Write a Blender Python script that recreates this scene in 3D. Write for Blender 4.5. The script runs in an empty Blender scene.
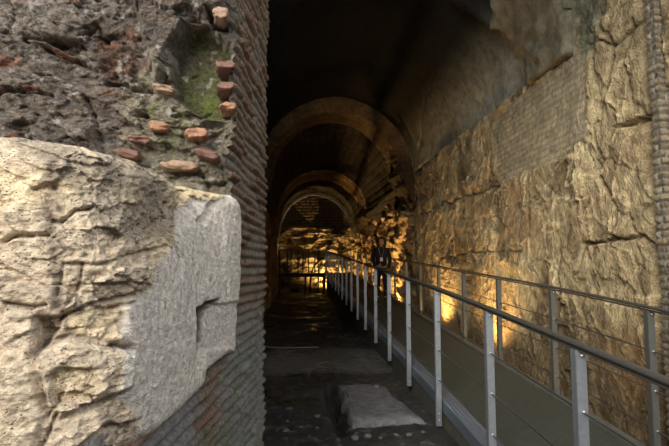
import bpy, bmesh, math, random
import numpy as np
from mathutils import Vector, Matrix

random.seed(7)
C = bpy.context.scene.collection
SC = bpy.context.scene
F = 483.0
PITCH = math.atan(39/483); YAW = math.atan(37.5/483*math.cos(PITCH))

# ------------------------------------------------------------------ camera
cam_d = bpy.data.cameras.new('camera'); cam = bpy.data.objects.new('camera', cam_d); C.objects.link(cam)
cam_d.sensor_width = 36; cam_d.lens = F/669*36; cam_d.clip_start = 0.02
cam.location = (0, 0, 1.6); cam.rotation_euler = (math.pi/2+PITCH, 0, -YAW)
SC.camera = cam
MR = np.array(cam.rotation_euler.to_matrix())

def proj(P):
    """world points -> where they stand in the photograph (used to measure features off it)"""
    v = (P - np.array([0, 0, 1.6])) @ MR
    z = np.minimum(v[..., 2], -1e-3)
    return 334.5 + F*v[..., 0]/-z, 223 - F*v[..., 1]/-z
def un(px, py, X=None, Y=None, Z=None):
    d = MR @ np.array([px-334.5, 223-py, -F])
    t = Y/d[1] if Y is not None else X/d[0] if X is not None else (Z-1.6)/d[2]
    return Vector(d*t) + Vector((0, 0, 1.6))

# ------------------------------------------------------------------ numpy noise
def h3(i, j, k, s=0):
    i = i.astype(np.int64); j = j.astype(np.int64); k = k.astype(np.int64)
    n = (i*374761393 + j*668265263 + k*2147483647 + s*974634777) & 0xffffffff
    n = ((n ^ (n >> 13))*1274126177) & 0xffffffff
    n = ((n ^ (n >> 16))*2246822519) & 0xffffffff
    return ((n ^ (n >> 15)) & 0xffffff)/float(0xffffff)
def vn(x, y, z=0.0, s=0):
    x, y, z = np.broadcast_arrays(np.asarray(x, float), np.asarray(y, float), np.asarray(z, float))
    i = np.floor(x); j = np.floor(y); k = np.floor(z)
    f = x-i; g = y-j; h = z-k
    f = f*f*(3-2*f); g = g*g*(3-2*g); h = h*h*(3-2*h)
    r = 0
    for a in (0, 1):
        for b in (0, 1):
            for c in (0, 1):
                w = (f if a else 1-f)*(g if b else 1-g)*(h if c else 1-h)
                r = r + w*h3(i+a, j+b, k+c, s)
    return r*2-1
def fbm(x, y, z=0.0, o=4, s=0, g=.5):
    r = 0; a = 1; t = 0; f = 1
    for q in range(o):
        r = r + a*vn(x*f, y*f, np.asarray(z)*f, s+q); t += a; a *= g; f *= 2.03
    return r/t
def worley(x, y, s=0, jit=.9):
    i = np.floor(x); j = np.floor(y)
    f1 = np.full(x.shape, 9.); f2 = f1.copy(); cid = np.zeros(x.shape)
    for a in (-1, 0, 1):
        for b in (-1, 0, 1):
            cx = i+a; cy = j+b; z0 = np.zeros_like(cx)
            px = cx+.5+jit*(h3(cx, cy, z0, s+11)-.5); py = cy+.5+jit*(h3(cx, cy, z0, s+12)-.5)
            d = np.hypot(x-px, y-py); idd = h3(cx, cy, z0, s+13)
            new = d < f1
            f2 = np.where(new, f1, np.minimum(f2, d)); cid = np.where(new, idd, cid); f1 = np.where(new, d, f1)
    return f1, f2, cid
def facets(x, y, s=0, tilt=1.0):
    """angular broken facets: every cell is a tilted plane"""
    i = np.floor(x); j = np.floor(y); f1 = np.full(x.shape, 9.); out = np.zeros(x.shape); cid = np.zeros(x.shape)
    for a in (-1, 0, 1):
        for b in (-1, 0, 1):
            cx = i+a; cy = j+b; z0 = np.zeros_like(cx)
            dx = x-(cx+.5+.9*(h3(cx, cy, z0, s+21)-.5)); dy = y-(cy+.5+.9*(h3(cx, cy, z0, s+22)-.5)); d = np.abs(dx)*.8+np.abs(dy)
            hh = h3(cx, cy, z0, s+23); pl = hh-.5+tilt*(dx*(h3(cx, cy, z0, s+24)-.5)+dy*(h3(cx, cy, z0, s+25)-.5))
            new = d < f1; out = np.where(new, pl, out); cid = np.where(new, hh, cid); f1 = np.where(new, d, f1)
    return out, cid
def sm(a, b, x):
    t = np.clip((x-a)/(b-a), 0, 1); return t*t*(3-2*t)
def bricks(u, v, w, h, m=.2, s=0):
    r = np.floor(v/h); z0 = np.zeros_like(r)
    uu = u/w + .5*(r % 2) + .35*h3(r, z0, z0, s+5); c = np.floor(uu)
    fu = (uu-c)*w; fv = v-r*h
    d = np.minimum(np.minimum(fu, w-fu), np.minimum(fv, h-fv))
    return sm(0, h*m, d), h3(r, c, z0, s+6), r
def dseg(px, py, pts):
    d = np.full(px.shape, 1e9)
    for (x0, y0), (x1, y1) in zip(pts[:-1], pts[1:]):
        dx = x1-x0; dy = y1-y0; t = np.clip(((px-x0)*dx+(py-y0)*dy)/(dx*dx+dy*dy+1e-9), 0, 1)
        d = np.minimum(d, np.hypot(px-x0-t*dx, py-y0-t*dy))
    return d
def inpoly(px, py, poly):
    r = np.zeros(px.shape, bool); n = len(poly)
    for q in range(n):
        x0, y0 = poly[q]; x1, y1 = poly[(q+1) % n]
        if y0 == y1: continue
        c = ((y0 > py) != (y1 > py)) & (px < (x1-x0)*(py-y0)/(y1-y0)+x0)
        r ^= c
    return r
def pmask(px, py, poly, soft=2.0):
    """signed soft mask of a polygon"""
    ins = inpoly(px, py, poly); d = dseg(px, py, poly+[poly[0]])
    return sm(-soft, soft, np.where(ins, d, -d))
def mix(a, b, t):
    t = np.asarray(t)[..., None]; return np.asarray(a)*(1-t)+np.asarray(b)*t

# ------------------------------------------------------------------ materials
def nodes(name):
    m = bpy.data.materials.new(name); m.use_nodes = True
    nt = m.node_tree; b = nt.nodes['Principled BSDF']; return m, nt, b
def rock_mat(name, scale=30, bump=.4, rough=.9, vary=.35, pits=0.0, dist=.01, wet=0.0, fine=4.0, color=None, streak=1.0, spec=.25):
    """colour attribute x fine procedural variation, with procedural relief"""
    m, nt, b = nodes(name); N = nt.nodes; L = nt.links
    tc = N.new('ShaderNodeTexCoord'); mp = N.new('ShaderNodeMapping'); L.new(tc.outputs['Object'], mp.inputs[0])
    mp.inputs['Scale'].default_value = (1, 1, streak)
    if color is None:
        at = N.new('ShaderNodeAttribute'); at.attribute_name = 'Col'; csock = at.outputs['Color']
    else:
        rg = N.new('ShaderNodeRGB'); rg.outputs[0].default_value = (*color, 1); csock = rg.outputs[0]
    n1 = N.new('ShaderNodeTexNoise'); n1.inputs['Scale'].default_value = scale; n1.inputs['Detail'].default_value = 6; n1.inputs['Roughness'].default_value = .7
    L.new(mp.outputs[0], n1.inputs['Vector'])
    n2 = N.new('ShaderNodeTexNoise'); n2.inputs['Scale'].default_value = scale*fine; n2.inputs['Detail'].default_value = 4
    L.new(tc.outputs['Object'], n2.inputs['Vector'])
    mr = N.new('ShaderNodeMapRange'); mr.inputs['From Min'].default_value = .3; mr.inputs['From Max'].default_value = .7
    mr.inputs['To Min'].default_value = 1-vary; mr.inputs['To Max'].default_value = 1+vary
    L.new(n1.outputs['Fac'], mr.inputs['Value'])
    mu = N.new('ShaderNodeMix'); mu.data_type = 'RGBA'; mu.blend_type = 'MULTIPLY'; mu.inputs[0].default_value = 1
    L.new(csock, mu.inputs[6]); L.new(mr.outputs[0], mu.inputs[7])
    out = mu.outputs[2]
    ad = N.new('ShaderNodeMath'); ad.operation = 'MULTIPLY_ADD'; ad.inputs[1].default_value = .45
    L.new(n2.outputs['Fac'], ad.inputs[0]); L.new(n1.outputs['Fac'], ad.inputs[2]); hs = ad.outputs[0]
    if pits > 0:
        vo = N.new('ShaderNodeTexVoronoi'); vo.inputs['Scale'].default_value = scale*2.2; L.new(mp.outputs[0], vo.inputs['Vector'])
        pr = N.new('ShaderNodeMapRange'); pr.inputs['From Min'].default_value = .05; pr.inputs['From Max'].default_value = .28
        pr.inputs['To Min'].default_value = 0; pr.inputs['To Max'].default_value = 1; L.new(vo.outputs['Distance'], pr.inputs['Value'])
        # pits only where a wide noise allows them
        n3 = N.new('ShaderNodeTexNoise'); n3.inputs['Scale'].default_value = scale*.5; L.new(tc.outputs['Object'], n3.inputs['Vector'])
        g = N.new('ShaderNodeMapRange'); g.inputs['From Min'].default_value = .5; g.inputs['From Max'].default_value = .6; L.new(n3.outputs['Fac'], g.inputs['Value'])
        iv = N.new('ShaderNodeMath'); iv.operation = 'SUBTRACT'; iv.inputs[0].default_value = 1; L.new(pr.outputs[0], iv.inputs[1])
        pm = N.new('ShaderNodeMath'); pm.operation = 'MULTIPLY'; L.new(iv.outputs[0], pm.inputs[0]); L.new(g.outputs[0], pm.inputs[1])
        sb = N.new('ShaderNodeMath'); sb.operation = 'MULTIPLY_ADD'; sb.inputs[1].default_value = -pits
        L.new(pm.outputs[0], sb.inputs[0]); L.new(hs, sb.inputs[2]); hs = sb.outputs[0]
        mu2 = N.new('ShaderNodeMix'); mu2.data_type = 'RGBA'; mu2.blend_type = 'MULTIPLY'
        pf = N.new('ShaderNodeMath'); pf.operation = 'MULTIPLY'; pf.inputs[1].default_value = .6; L.new(pm.outputs[0], pf.inputs[0])
        L.new(pf.outputs[0], mu2.inputs[0]); L.new(out, mu2.inputs[6]); mu2.inputs[7].default_value = (.25, .17, .1, 1); out = mu2.outputs[2]
    L.new(out, b.inputs['Base Color'])
    bp = N.new('ShaderNodeBump'); bp.inputs['Strength'].default_value = bump; bp.inputs['Distance'].default_value = dist
    L.new(hs, bp.inputs['Height']); L.new(bp.outputs[0], b.inputs['Normal'])
    b.inputs['Roughness'].default_value = rough; b.inputs['Specular IOR Level'].default_value = spec
    if wet > 0:
        n4 = N.new('ShaderNodeTexNoise'); n4.inputs['Scale'].default_value = 1.1; n4.inputs['Detail'].default_value = 5; L.new(tc.outputs['Object'], n4.inputs['Vector'])
        w = N.new('ShaderNodeMapRange'); w.inputs['From Min'].default_value = .52; w.inputs['From Max'].default_value = .6
        w.inputs['To Min'].default_value = rough; w.inputs['To Max'].default_value = wet; L.new(n4.outputs['Fac'], w.inputs['Value'])
        L.new(w.outputs[0], b.inputs['Roughness'])
        b.inputs['Specular IOR Level'].default_value = .5
    return m
def metal_mat(name, col, rough=.45, metallic=.7, bump=.05, spots=.25):
    m, nt, b = nodes(name); N = nt.nodes; L = nt.links
    tc = N.new('ShaderNodeTexCoord'); n = N.new('ShaderNodeTexNoise'); n.inputs['Scale'].default_value = 40; n.inputs['Detail'].default_value = 5
    L.new(tc.outputs['Object'], n.inputs['Vector'])
    cr = N.new('ShaderNodeMapRange'); cr.inputs['To Min'].default_value = 1-spots; cr.inputs['To Max'].default_value = 1+spots; L.new(n.outputs['Fac'], cr.inputs['Value'])
    mu = N.new('ShaderNodeMix'); mu.data_type = 'RGBA'; mu.blend_type = 'MULTIPLY'; mu.inputs[0].default_value = 1
    mu.inputs[6].default_value = (*col, 1); L.new(cr.outputs[0], mu.inputs[7]); L.new(mu.outputs[2], b.inputs['Base Color'])
    b.inputs['Roughness'].default_value = rough; b.inputs['Metallic'].default_value = metallic
    bp = N.new('ShaderNodeBump'); bp.inputs['Strength'].default_value = bump; bp.inputs['Distance'].default_value = .002
    L.new(n.outputs['Fac'], bp.inputs['Height']); L.new(bp.outputs[0], b.inputs['Normal'])
    return m
def plain(name, col, rough=.8, emit=None, es=1):
    m, nt, b = nodes(name); N = nt.nodes; L = nt.links
    tc = N.new('ShaderNodeTexCoord'); n = N.new('ShaderNodeTexNoise'); n.inputs['Scale'].default_value = 60; L.new(tc.outputs['Object'], n.inputs['Vector'])
    cr = N.new('ShaderNodeMapRange'); cr.inputs['To Min'].default_value = .8; cr.inputs['To Max'].default_value = 1.2; L.new(n.outputs['Fac'], cr.inputs['Value'])
    mu = N.new('ShaderNodeMix'); mu.data_type = 'RGBA'; mu.blend_type = 'MULTIPLY'; mu.inputs[0].default_value = 1
    mu.inputs[6].default_value = (*col, 1); L.new(cr.outputs[0], mu.inputs[7]); L.new(mu.outputs[2], b.inputs['Base Color'])
    b.inputs['Roughness'].default_value = rough
    if emit: b.inputs['Emission Color'].default_value = (*emit, 1); b.inputs['Emission Strength'].default_value = es
    return m
M_wall = rock_mat('ashlar stone', 12, 1.0, .85, .38, 0, .05, streak=1.0)
M_rock = rock_mat('rough rock', 7, .9, .9, .4, 0, .05)
M_vault = rock_mat('old vault plaster', 8, .6, .95, .4, 0, .03)
M_brick = rock_mat('old brick masonry', 40, .8, .9, .5, 0, .014)
M_rubble = rock_mat('roman concrete rubble', 36, 1.0, .92, .6, .6, .035)
M_trav = rock_mat('travertine', 38, 1.0, .88, .45, 1.3, .02, streak=1.5)
M_floor = rock_mat('damp earth floor', 9, .8, .8, .5, 0, .03, wet=.22)
M_conc = rock_mat('cast concrete', 12, .25, .85, .25, 0, .01, color=(.10, .10, .085))
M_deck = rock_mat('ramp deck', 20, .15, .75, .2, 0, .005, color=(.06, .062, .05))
M_slab = rock_mat('slab stone', 10, .8, .9, .45, .3, .02, color=(.17, .17, .18))
M_stone = rock_mat('loose stone', 30, .6, .9, .3, 0, .01, color=(.16, .15, .14))
M_post = metal_mat('galvanised steel', (.36, .39, .43), .45, .7)
M_post_shade = metal_mat('shade-darkened steel', (.12, .12, .11), .45, .4)  # same steel as the left posts, darkened to paint in shade
M_rail = metal_mat('dark weathered rail', (.10, .095, .085), .5, .5)
M_wire = metal_mat('steel wire rope', (.12, .12, .12), .4, .7)
M_strip = metal_mat('zinc strip', (.20, .24, .30), .4, .5)
M_bolt = metal_mat('bolt steel', (.6, .62, .65), .3, .8)
M_black = metal_mat('dark painted steel', (.04, .037, .032), .6, .2)
M_cloth = plain('black jacket cloth', (.011, .012, .016), .9)
M_trous = plain('dark trousers cloth', (.009, .009, .012), .9)
M_skin = plain('skin', (.38, .22, .16), .6)
M_hair = plain('dark hair', (.02, .014, .01), .6)
M_white = plain('white card', (.75, .75, .72), .5)
M_strap = plain('grey lanyard ribbon', (.3, .3, .32), .7)
M_cable = plain('pale grey cable sheath', (.25, .25, .25), .5)
M_lens = plain('lit lamp glass', (.9, .8, .6), .3, (1, .62, .22), 8)

# ------------------------------------------------------------------ mesh helpers
def link(o, parent=None):
    C.objects.link(o)
    if parent: o.parent = parent
    return o
def tag(o, label=None, cat=None, group=None, kind=None):
    for k, v in (('label', label), ('category', cat), ('group', group), ('kind', kind)):
        if v: o[k] = v
    return o
def grid(name, P, col, mat, keep=None, parent=None, closed=False, caps=False, smooth=True, flip=False):
    n, m = P.shape[:2]
    idx = np.arange(n*m).reshape(n, m)
    if closed: idx = np.vstack([idx, idx[:1]])
    a = idx[:-1, :-1]; b = idx[1:, :-1]; c = idx[1:, 1:]; d = idx[:-1, 1:]
    q = np.stack([a, b, c, d], -1)
    if flip: q = q[..., ::-1]
    if keep is not None: q = q[keep]
    q = q.reshape(-1, 4)
    faces = q.tolist()
    nc = len(faces)
    if caps: faces += [idx[:-1, 0].tolist()[::-1], idx[:-1, -1].tolist()]
    me = bpy.data.meshes.new(name); me.from_pydata(P.reshape(-1, 3).tolist(), [], faces)
    if col is not None:
        ca = me.color_attributes.new('Col', 'FLOAT_COLOR', 'POINT')
        cc = np.ones((n*m, 4), np.float32); cc[:, :3] = np.clip(np.broadcast_to(col, P.shape), 0.002, 1).reshape(-1, 3)
        ca.data.foreach_set('color', cc.ravel())
    me.materials.append(mat)
    if smooth: me.polygons.foreach_set('use_smooth', [q < nc for q in range(len(me.polygons))])
    if keep is not None:
        bm = bmesh.new(); bm.from_mesh(me)
        bmesh.ops.delete(bm, geom=[v for v in bm.verts if not v.link_faces], context='VERTS'); bm.to_mesh(me); bm.free()
    me.update()
    return link(bpy.data.objects.new(name, me), parent)
def from_bm(name, bm, mat, parent=None, smooth=False):
    bmesh.ops.recalc_face_normals(bm, faces=bm.faces)
    me = bpy.data.meshes.new(name); bm.to_mesh(me); bm.free()
    me.materials.append(mat)
    if smooth: me.polygons.foreach_set('use_smooth', [True]*len(me.polygons))
    return link(bpy.data.objects.new(name, me), parent)
def bx(bm, c, s, rot=None, bev=0.0):
    m = Matrix.Translation(Vector(c)) @ (rot.to_4x4() if rot else Matrix.Identity(4)) @ Matrix.Diagonal((*s, 1))
    r = bmesh.ops.create_cube(bm, size=1, matrix=m)
    if bev: bmesh.ops.bevel(bm, geom=list({e for v in r['verts'] for e in v.link_edges}), offset=bev, segments=2, affect='EDGES')
def tube(bm, pts, r, n=8, sx=1.0, sz=1.0, cap=True):
    """elliptical tube along points; r a number or a list"""
    pts = [Vector(p) for p in pts]; rings = []
    for i, p in enumerate(pts):
        t = (pts[min(i+1, len(pts)-1)]-pts[max(i-1, 0)]).normalized()
        up = Vector((0, 0, 1)) if abs(t.z) < .95 else Vector((0, 1, 0))
        a = t.cross(up).normalized(); b = a.cross(t).normalized(); rr = r[i] if isinstance(r, (list, tuple)) else r
        rings.append([bm.verts.new(p+a*math.cos(q*2*math.pi/n)*rr*sx+b*math.sin(q*2*math.pi/n)*rr*sz) for q in range(n)])
    for A, B in zip(rings[:-1], rings[1:]):
        for q in range(n): bm.faces.new((A[q], A[(q+1) % n], B[(q+1) % n], B[q]))
    if cap: bm.faces.new(rings[0][::-1]); bm.faces.new(rings[-1])
def empty(name, loc, label, cat, group=None, rz=0):
    o = bpy.data.objects.new(name, None); o.location = loc; o.rotation_euler.z = rz; o.empty_display_size = .1
    link(o); return tag(o, label, cat, group)

# ------------------------------------------------------------------ palette (linear albedo)
CREAM = np.array([.74, .60, .38]); TRGREY = np.array([.76, .71, .64]); TRDIRT = np.array([.27, .22, .17])
OCHRE = np.array([.36, .27, .16]); STONE = np.array([.42, .335, .20]); PALE = np.array([.60, .50, .30]); DKST = np.array([.15, .105, .06])
BRK = np.array([.25, .175, .12]); BRED = np.array([.30, .14, .085]); MORT = np.array([.24, .23, .20]); MOSS = np.array([.085, .10, .03])
RUB = np.array([.15, .133, .118]); SOOT = np.array([.055, .05, .042])

# ================================================================== SETTING
# ---------------------------------------------------------------- right wall of large stones (Y 3.78 .. 12.5)
XW = 3.1
def lin(a, b, n): return np.linspace(a, b, n)
def right_wall():
    Y, Z = np.meshgrid(np.concatenate([lin(3.3, 8, 330), lin(8.03, 12.5, 140)]), lin(-.05, 5.6, 380), indexing='ij')
    P = np.stack([np.full_like(Y, XW), Y, Z], -1); px, py = proj(P)
    top = Z > 3.9
    # chipped, undulating stone: broad swells, vertical drapes, chisel facets
    d = .06*fbm(Y*.9, Z*.9, o=3, s=3) + .045*fbm(Y*3.4, Z*2.8, o=5, s=8) + .012*fbm(Y*14, Z*12, o=3, s=7)
    w1, w2, cid = worley(Y*2.3+.5*fbm(Y*2, Z*2, s=30), Z*1.5+.4*fbm(Y*2, Z*2, s=31), 5)
    f1, k1 = facets(Y*3.2+.4*fbm(Y*3, Z*3, s=32), Z*2.6, 33, 1.5); f2, k2 = facets(Y*9+.3*vn(Y*6, Z*6), Z*8, 34, 1.6); d += .075*f1+.018*f2+.03*(cid-.5) + .03*(1-sm(0, .12, w2-w1))*vn(Y*2, Z*2, s=9)
    rid = 1-np.abs(fbm(Y*2.2+.5*Z, Z*1.6, o=5, s=17)); d += .05*(rid-.75)
    col = mix(STONE, PALE, sm(-.25, .5, fbm(Y*3.1, Z*1.2, o=4, s=40)))
    col = mix(col, OCHRE, sm(-.1, .5, fbm(Y*1.2, Z*1.5, o=3, s=42)))
    col = mix(col, DKST, .8*sm(.05, .4, fbm(Y*1.7, Z*1.1, o=5, s=44, g=.6))); col = col*(1+.45*fbm(Y*7, Z*6, o=4, s=48, g=.65))[..., None]
    vw = .35*fbm(Y*1.5, Z*1.5, o=3, s=49); veins = np.maximum(sm(.965, .997, 1-np.abs(fbm(Y*1.7+vw, Z*1.0-vw, o=3, s=46))), .8*sm(.965, .997, 1-np.abs(fbm(Y*1.2-vw, Z*1.9+vw, o=3, s=47)))); d += .035*veins; col = mix(col, PALE*1.35, .65*veins)
    dk = sm(.97, .998, 1-np.abs(fbm(Y*1.6+vw, Z*1.4+2*vw, o=4, s=50))); d -= .04*dk; col = mix(col, DKST*.7, .6*dk)
    # measured joints and cracks
    cracks = [([(448, 203), (470, 196), (497, 186)], 1.2, .05), ([(440, 258), (470, 253), (520, 250)], 1., .04),
              ([(582, 243), (606, 241), (642, 236), (652, 247), (663, 261)], 1.8, .09), ([(594, 160), (600, 178), (609, 196)], 1.6, .08),
              ([(612, 196), (616, 220), (614, 240)], 1.2, .04), ([(538, 126), (560, 122), (585, 127), (600, 122)], 1.2, .04),
              ([(496, 182), (520, 168), (545, 160), (560, 150), (588, 133)], 2.2, .05), ([(528, 192), (530, 225), (526, 250)], 1., .03),
              ([(580, 130), (592, 128), (600, 160)], 1.5, .06), ([(632, 20), (622, 60), (630, 100)], 1.6, .05), ([(600, 40), (612, 46), (640, 20)], 1.6, .06),
              ([(560, 250), (562, 290), (556, 330)], 1., .03), ([(420, 215), (440, 205), (450, 202)], 1.2, .04), ([(604, 0), (598, 20), (612, 46), (606, 90)], 1.8, .06)]
    jit = 3*fbm(Y*6, Z*6, o=3, s=60)
    for pts, w, dep in cracks:
        k = np.exp(-(dseg(px+jit, py+jit, pts)/w)**2); d -= 1.5*dep*k; col = mix(col, DKST*.6, .7*k)
    # an overhanging ledge over a chipped hollow (the wedge-shaped gap)
    wedge = pmask(px, py, [(612, 127), (646, 113), (650, 116), (634, 128)], 1.5); d -= .26*wedge
    # patch of small bricks, set back a little
    bp = pmask(px+jit, py+jit, [(492, 117), (497, 183), (512, 176), (530, 170), (556, 160), (575, 145), (590, 132), (586, 100), (588, 70), (580, 48), (540, 80)], 2.5)*(Z < 3.92)
    bm_, bid, br = bricks(Y, Z, .2, .075, .3, 3)
    bcol = mix(np.array([.36, .31, .21]), mix(np.array([.56, .47, .31]), np.array([.40, .35, .25]), bid), bm_)
    d = d*(1-bp) + bp*(-.02+.012*bm_*(.4+bid)+.02*fbm(Y*4, Z*4, o=3, s=70)); col = mix(col, bcol*(1+.3*fbm(Y*5, Z*5, s=71))[..., None], bp)
    edge = np.exp(-(dseg(px+jit, py, [(588, 52), (590, 90), (592, 130)])/3.5)**2)*(py < 140); d += .04*edge; col = mix(col, PALE*1.2, .6*edge)
    # greenish rough plaster column and broken upper stones beside the vault's end
    gp = pmask(px+jit, py, [(560, -60), (573, 0), (577, 50), (580, 60), (596, 44), (600, 0), (596, -80)], 3); d += gp*.05*fbm(Y*9, Z*9, o=4, s=75)
    col = mix(col, np.array([.23, .23, .16])*(1+.5*fbm(Y*10, Z*10, s=76))[..., None], gp)
    d += np.where(top, .07*fbm(Y*3, Z*3, o=4, s=77), 0)
    # soil line and damp foot, darkened further to paint in the shade there
    d = d*.48
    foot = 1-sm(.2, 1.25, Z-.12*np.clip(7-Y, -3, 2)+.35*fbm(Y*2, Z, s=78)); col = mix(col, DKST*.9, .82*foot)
    gap = np.exp(-((Y-3.90)/.07)**2); d -= .45*gap
    keep = ~((Z[:-1, :-1] > 4.0) & (Y[:-1, :-1] > 5.5))
    P[..., 0] = XW - d
    col = col*(1+.18*fbm(Y*14, Z*10, o=3, s=80))[..., None]
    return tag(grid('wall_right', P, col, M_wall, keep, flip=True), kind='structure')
right_wall()

# brick pilaster at the right edge
def pilaster():
    Y0 = 3.80; X0 = 3.06; WU = .07
    u = np.concatenate([lin(0, WU, 10), lin(WU+.006, 1.1, 160), lin(1.13, 2.8, 40)]); U, Z = np.meshgrid(u, lin(-.05, 5.6, 560), indexing='ij')
    b, bid, _ = bricks(U, Z, .17, .062, .3, 9)
    d = .035*b*(.3+bid)+.03*fbm(U*3, Z*3, s=90)
    fr = U > WU
    X = np.where(fr, X0+U-WU, X0-d*.6); Y = np.where(fr, Y0-d, Y0+(WU-U))
    X = np.where(np.abs(U-WU) < .03, X0-d*.5, X)
    col = mix(MORT*.8, mix(np.array([.11, .09, .06]), np.array([.20, .16, .105]), bid), b)
    return tag(grid('wall_pilaster', np.stack([X, Y, Z], -1), col, M_brick, flip=False), kind='structure')
pilaster()

# ---------------------------------------------------------------- rough rock wall beyond the first arch, right
def rock_wall(name, y0, y1, x, sgn, zt, amp, seed, base, n=(360, 150), foot=0):
    Y, Z = np.meshgrid(lin(y0, y1, n[0]), lin(-.05, zt, n[1]), indexing='ij')
    w1, w2, cid = worley(Y*1.5+.5*fbm(Y, Z, s=seed), Z*1.9+.5*fbm(Y, Z, s=seed+1), seed)
    v1, v2, c2 = worley(Y*4.2, Z*5, seed+2)
    rid = 1-np.abs(fbm(Y*1.8, Z*2.4, o=5, s=seed+4))
    d = amp*(.9*(cid-.5)+.5*(c2-.5)*(.5+cid)+1.0*fbm(Y*1.1, Z*1.4, o=5, s=seed+3)+.8*(rid-.7)-.35*(1-sm(0, .15, w2-w1)))
    f1, k1 = facets(Y*2.1, Z*2.6, seed+7, 1.6); d = .55*d+amp*.8*f1+amp*.25*facets(Y*6, Z*7, seed+8, 1.6)[0]; d *= sm(y0-.01, y0+.35, Y)
    col = mix(base, base*1.5, sm(-.2, .4, fbm(Y*3, Z*3, o=4, s=seed+5))); col = mix(col, base*.45, sm(.1, .4, fbm(Y*2, Z*2, o=5, s=seed+6)))
    P = np.stack([x-sgn*d, Y, Z], -1)
    return tag(grid(name, P, col, M_rock, flip=(sgn > 0)), kind='structure')
rock_wall('wall_right_rock', 12.45, 25.8, 3.12, 1, 4.2, .20, 100, np.array([.34, .25, .14]), (420, 170))
rock_wall('wall_left', 3.3, 25.8, -1.0, -1, 4.0, .05, 140, np.array([.17, .135, .09]), (420, 110))

# ---------------------------------------------------------------- back wall
def back_wall():
    X, Z = np.meshgrid(lin(-1.3, 3.4, 190), lin(-.05, 5.3, 200), indexing='ij')
    w1, w2, cid = worley(X*1.3+.5*fbm(X, Z, s=201), Z*2.2+.4*fbm(X, Z, s=202), 203)
    rid = 1-np.abs(fbm(X*1.3, Z*2.5, o=5, s=204))
    d = .3*(cid-.5)+.35*fbm(X*.9, Z*1.6, o=5, s=205)+.35*(rid-.7)
    lower = 1-sm(3.35, 3.6, Z+.15*fbm(X*2, Z, s=206))
    b, bid, _ = bricks(X, Z, .5, .16, .2, 12)
    col = mix(np.array([.30, .22, .13]), np.array([.42, .33, .2]), sm(-.2, .4, fbm(X*3, Z*3, o=4, s=207)))
    col = mix(col, DKST*.6, sm(.05, .35, fbm(X*1.7, Z*2.2, o=4, s=208)))
    col = mix(mix(SOOT, BRK*.6, b), col, lower)
    P = np.stack([X, 25.95-lower*(d*.7+.25)+(1-lower)*(.0-.04*b), Z], -1)
    return tag(grid('wall_back', P, col, M_rock), kind='structure')
back_wall()

# ---------------------------------------------------------------- vaults and transverse arches
def profile(cx, cz, R, xl, xr, zl, na=70, nl=10):
    """left wall at zl, up to the springing, round the arc, down to the right wall at zl"""
    pts = []
    for q in range(nl): t = q/nl; pts.append((xl+(cx-R-xl)*(t**1.5), zl+(cz-zl)*t))
    for q in range(na+1): a = math.pi*(1-q/na); pts.append((cx+R*math.cos(a), cz+R*math.sin(a)))
    for q in range(1, nl+1): t = 1-q/nl; pts.append((xr+(cx+R-xr)*(t**1.5), zl+(cz-zl)*t))
    return np.array(pts)
def vault(name, secs, ys, base, amp, seed, extra=None):
    """secs: list of profiles at ys, blended row by row"""
    rows = []
    for i in range(len(ys)-1):
        n = max(2, int(abs(ys[i+1]-ys[i])/.07)) if ys[i+1] != ys[i] else 10
        for q in range(n): t = q/n; rows.append((secs[i]*(1-t)+secs[i+1]*t, ys[i]*(1-t)+ys[i+1]*t))
    rows.append((secs[-1], ys[-1]))
    A = np.array([r[0] for r in rows]); Yr = np.array([r[1] for r in rows])
    # resample arc finely
    k = 3; m = A.shape[1]; tt = np.linspace(0, m-1, (m-1)*k+1); i0 = np.minimum(tt.astype(int), m-2); f = (tt-i0)[None, :, None]
    A = A[:, i0]*(1-f)+A[:, i0+1]*f
    Y = np.broadcast_to(Yr[:, None], A.shape[:2])
    cen = np.array([1.02, 3.4]); N = cen-A; N /= np.linalg.norm(N, axis=-1, keepdims=True)
    P = np.stack([A[..., 0], Y, A[..., 1]], -1); ang = np.arctan2(A[..., 1]-3.6, A[..., 0]-1.02)*2.0
    d = amp*fbm(ang*1.6, Y*1.6, o=5, s=seed)
    col = mix(base, base*1.6, sm(-.3, .5, fbm(ang*2, Y*2, o=5, s=seed+1)))*(1+.3*fbm(ang*7, Y*7, o=3, s=seed+2))[..., None]
    if extra: d, col = extra(P, ang, Y, d, col)
    P[..., 0] += N[..., 0]*d; P[..., 2] += N[..., 1]*d
    return tag(grid(name, P, col, M_vault), kind='structure')
PV = profile(1.06, 3.92, 2.05, -.99, 3.14, 3.75)
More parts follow.
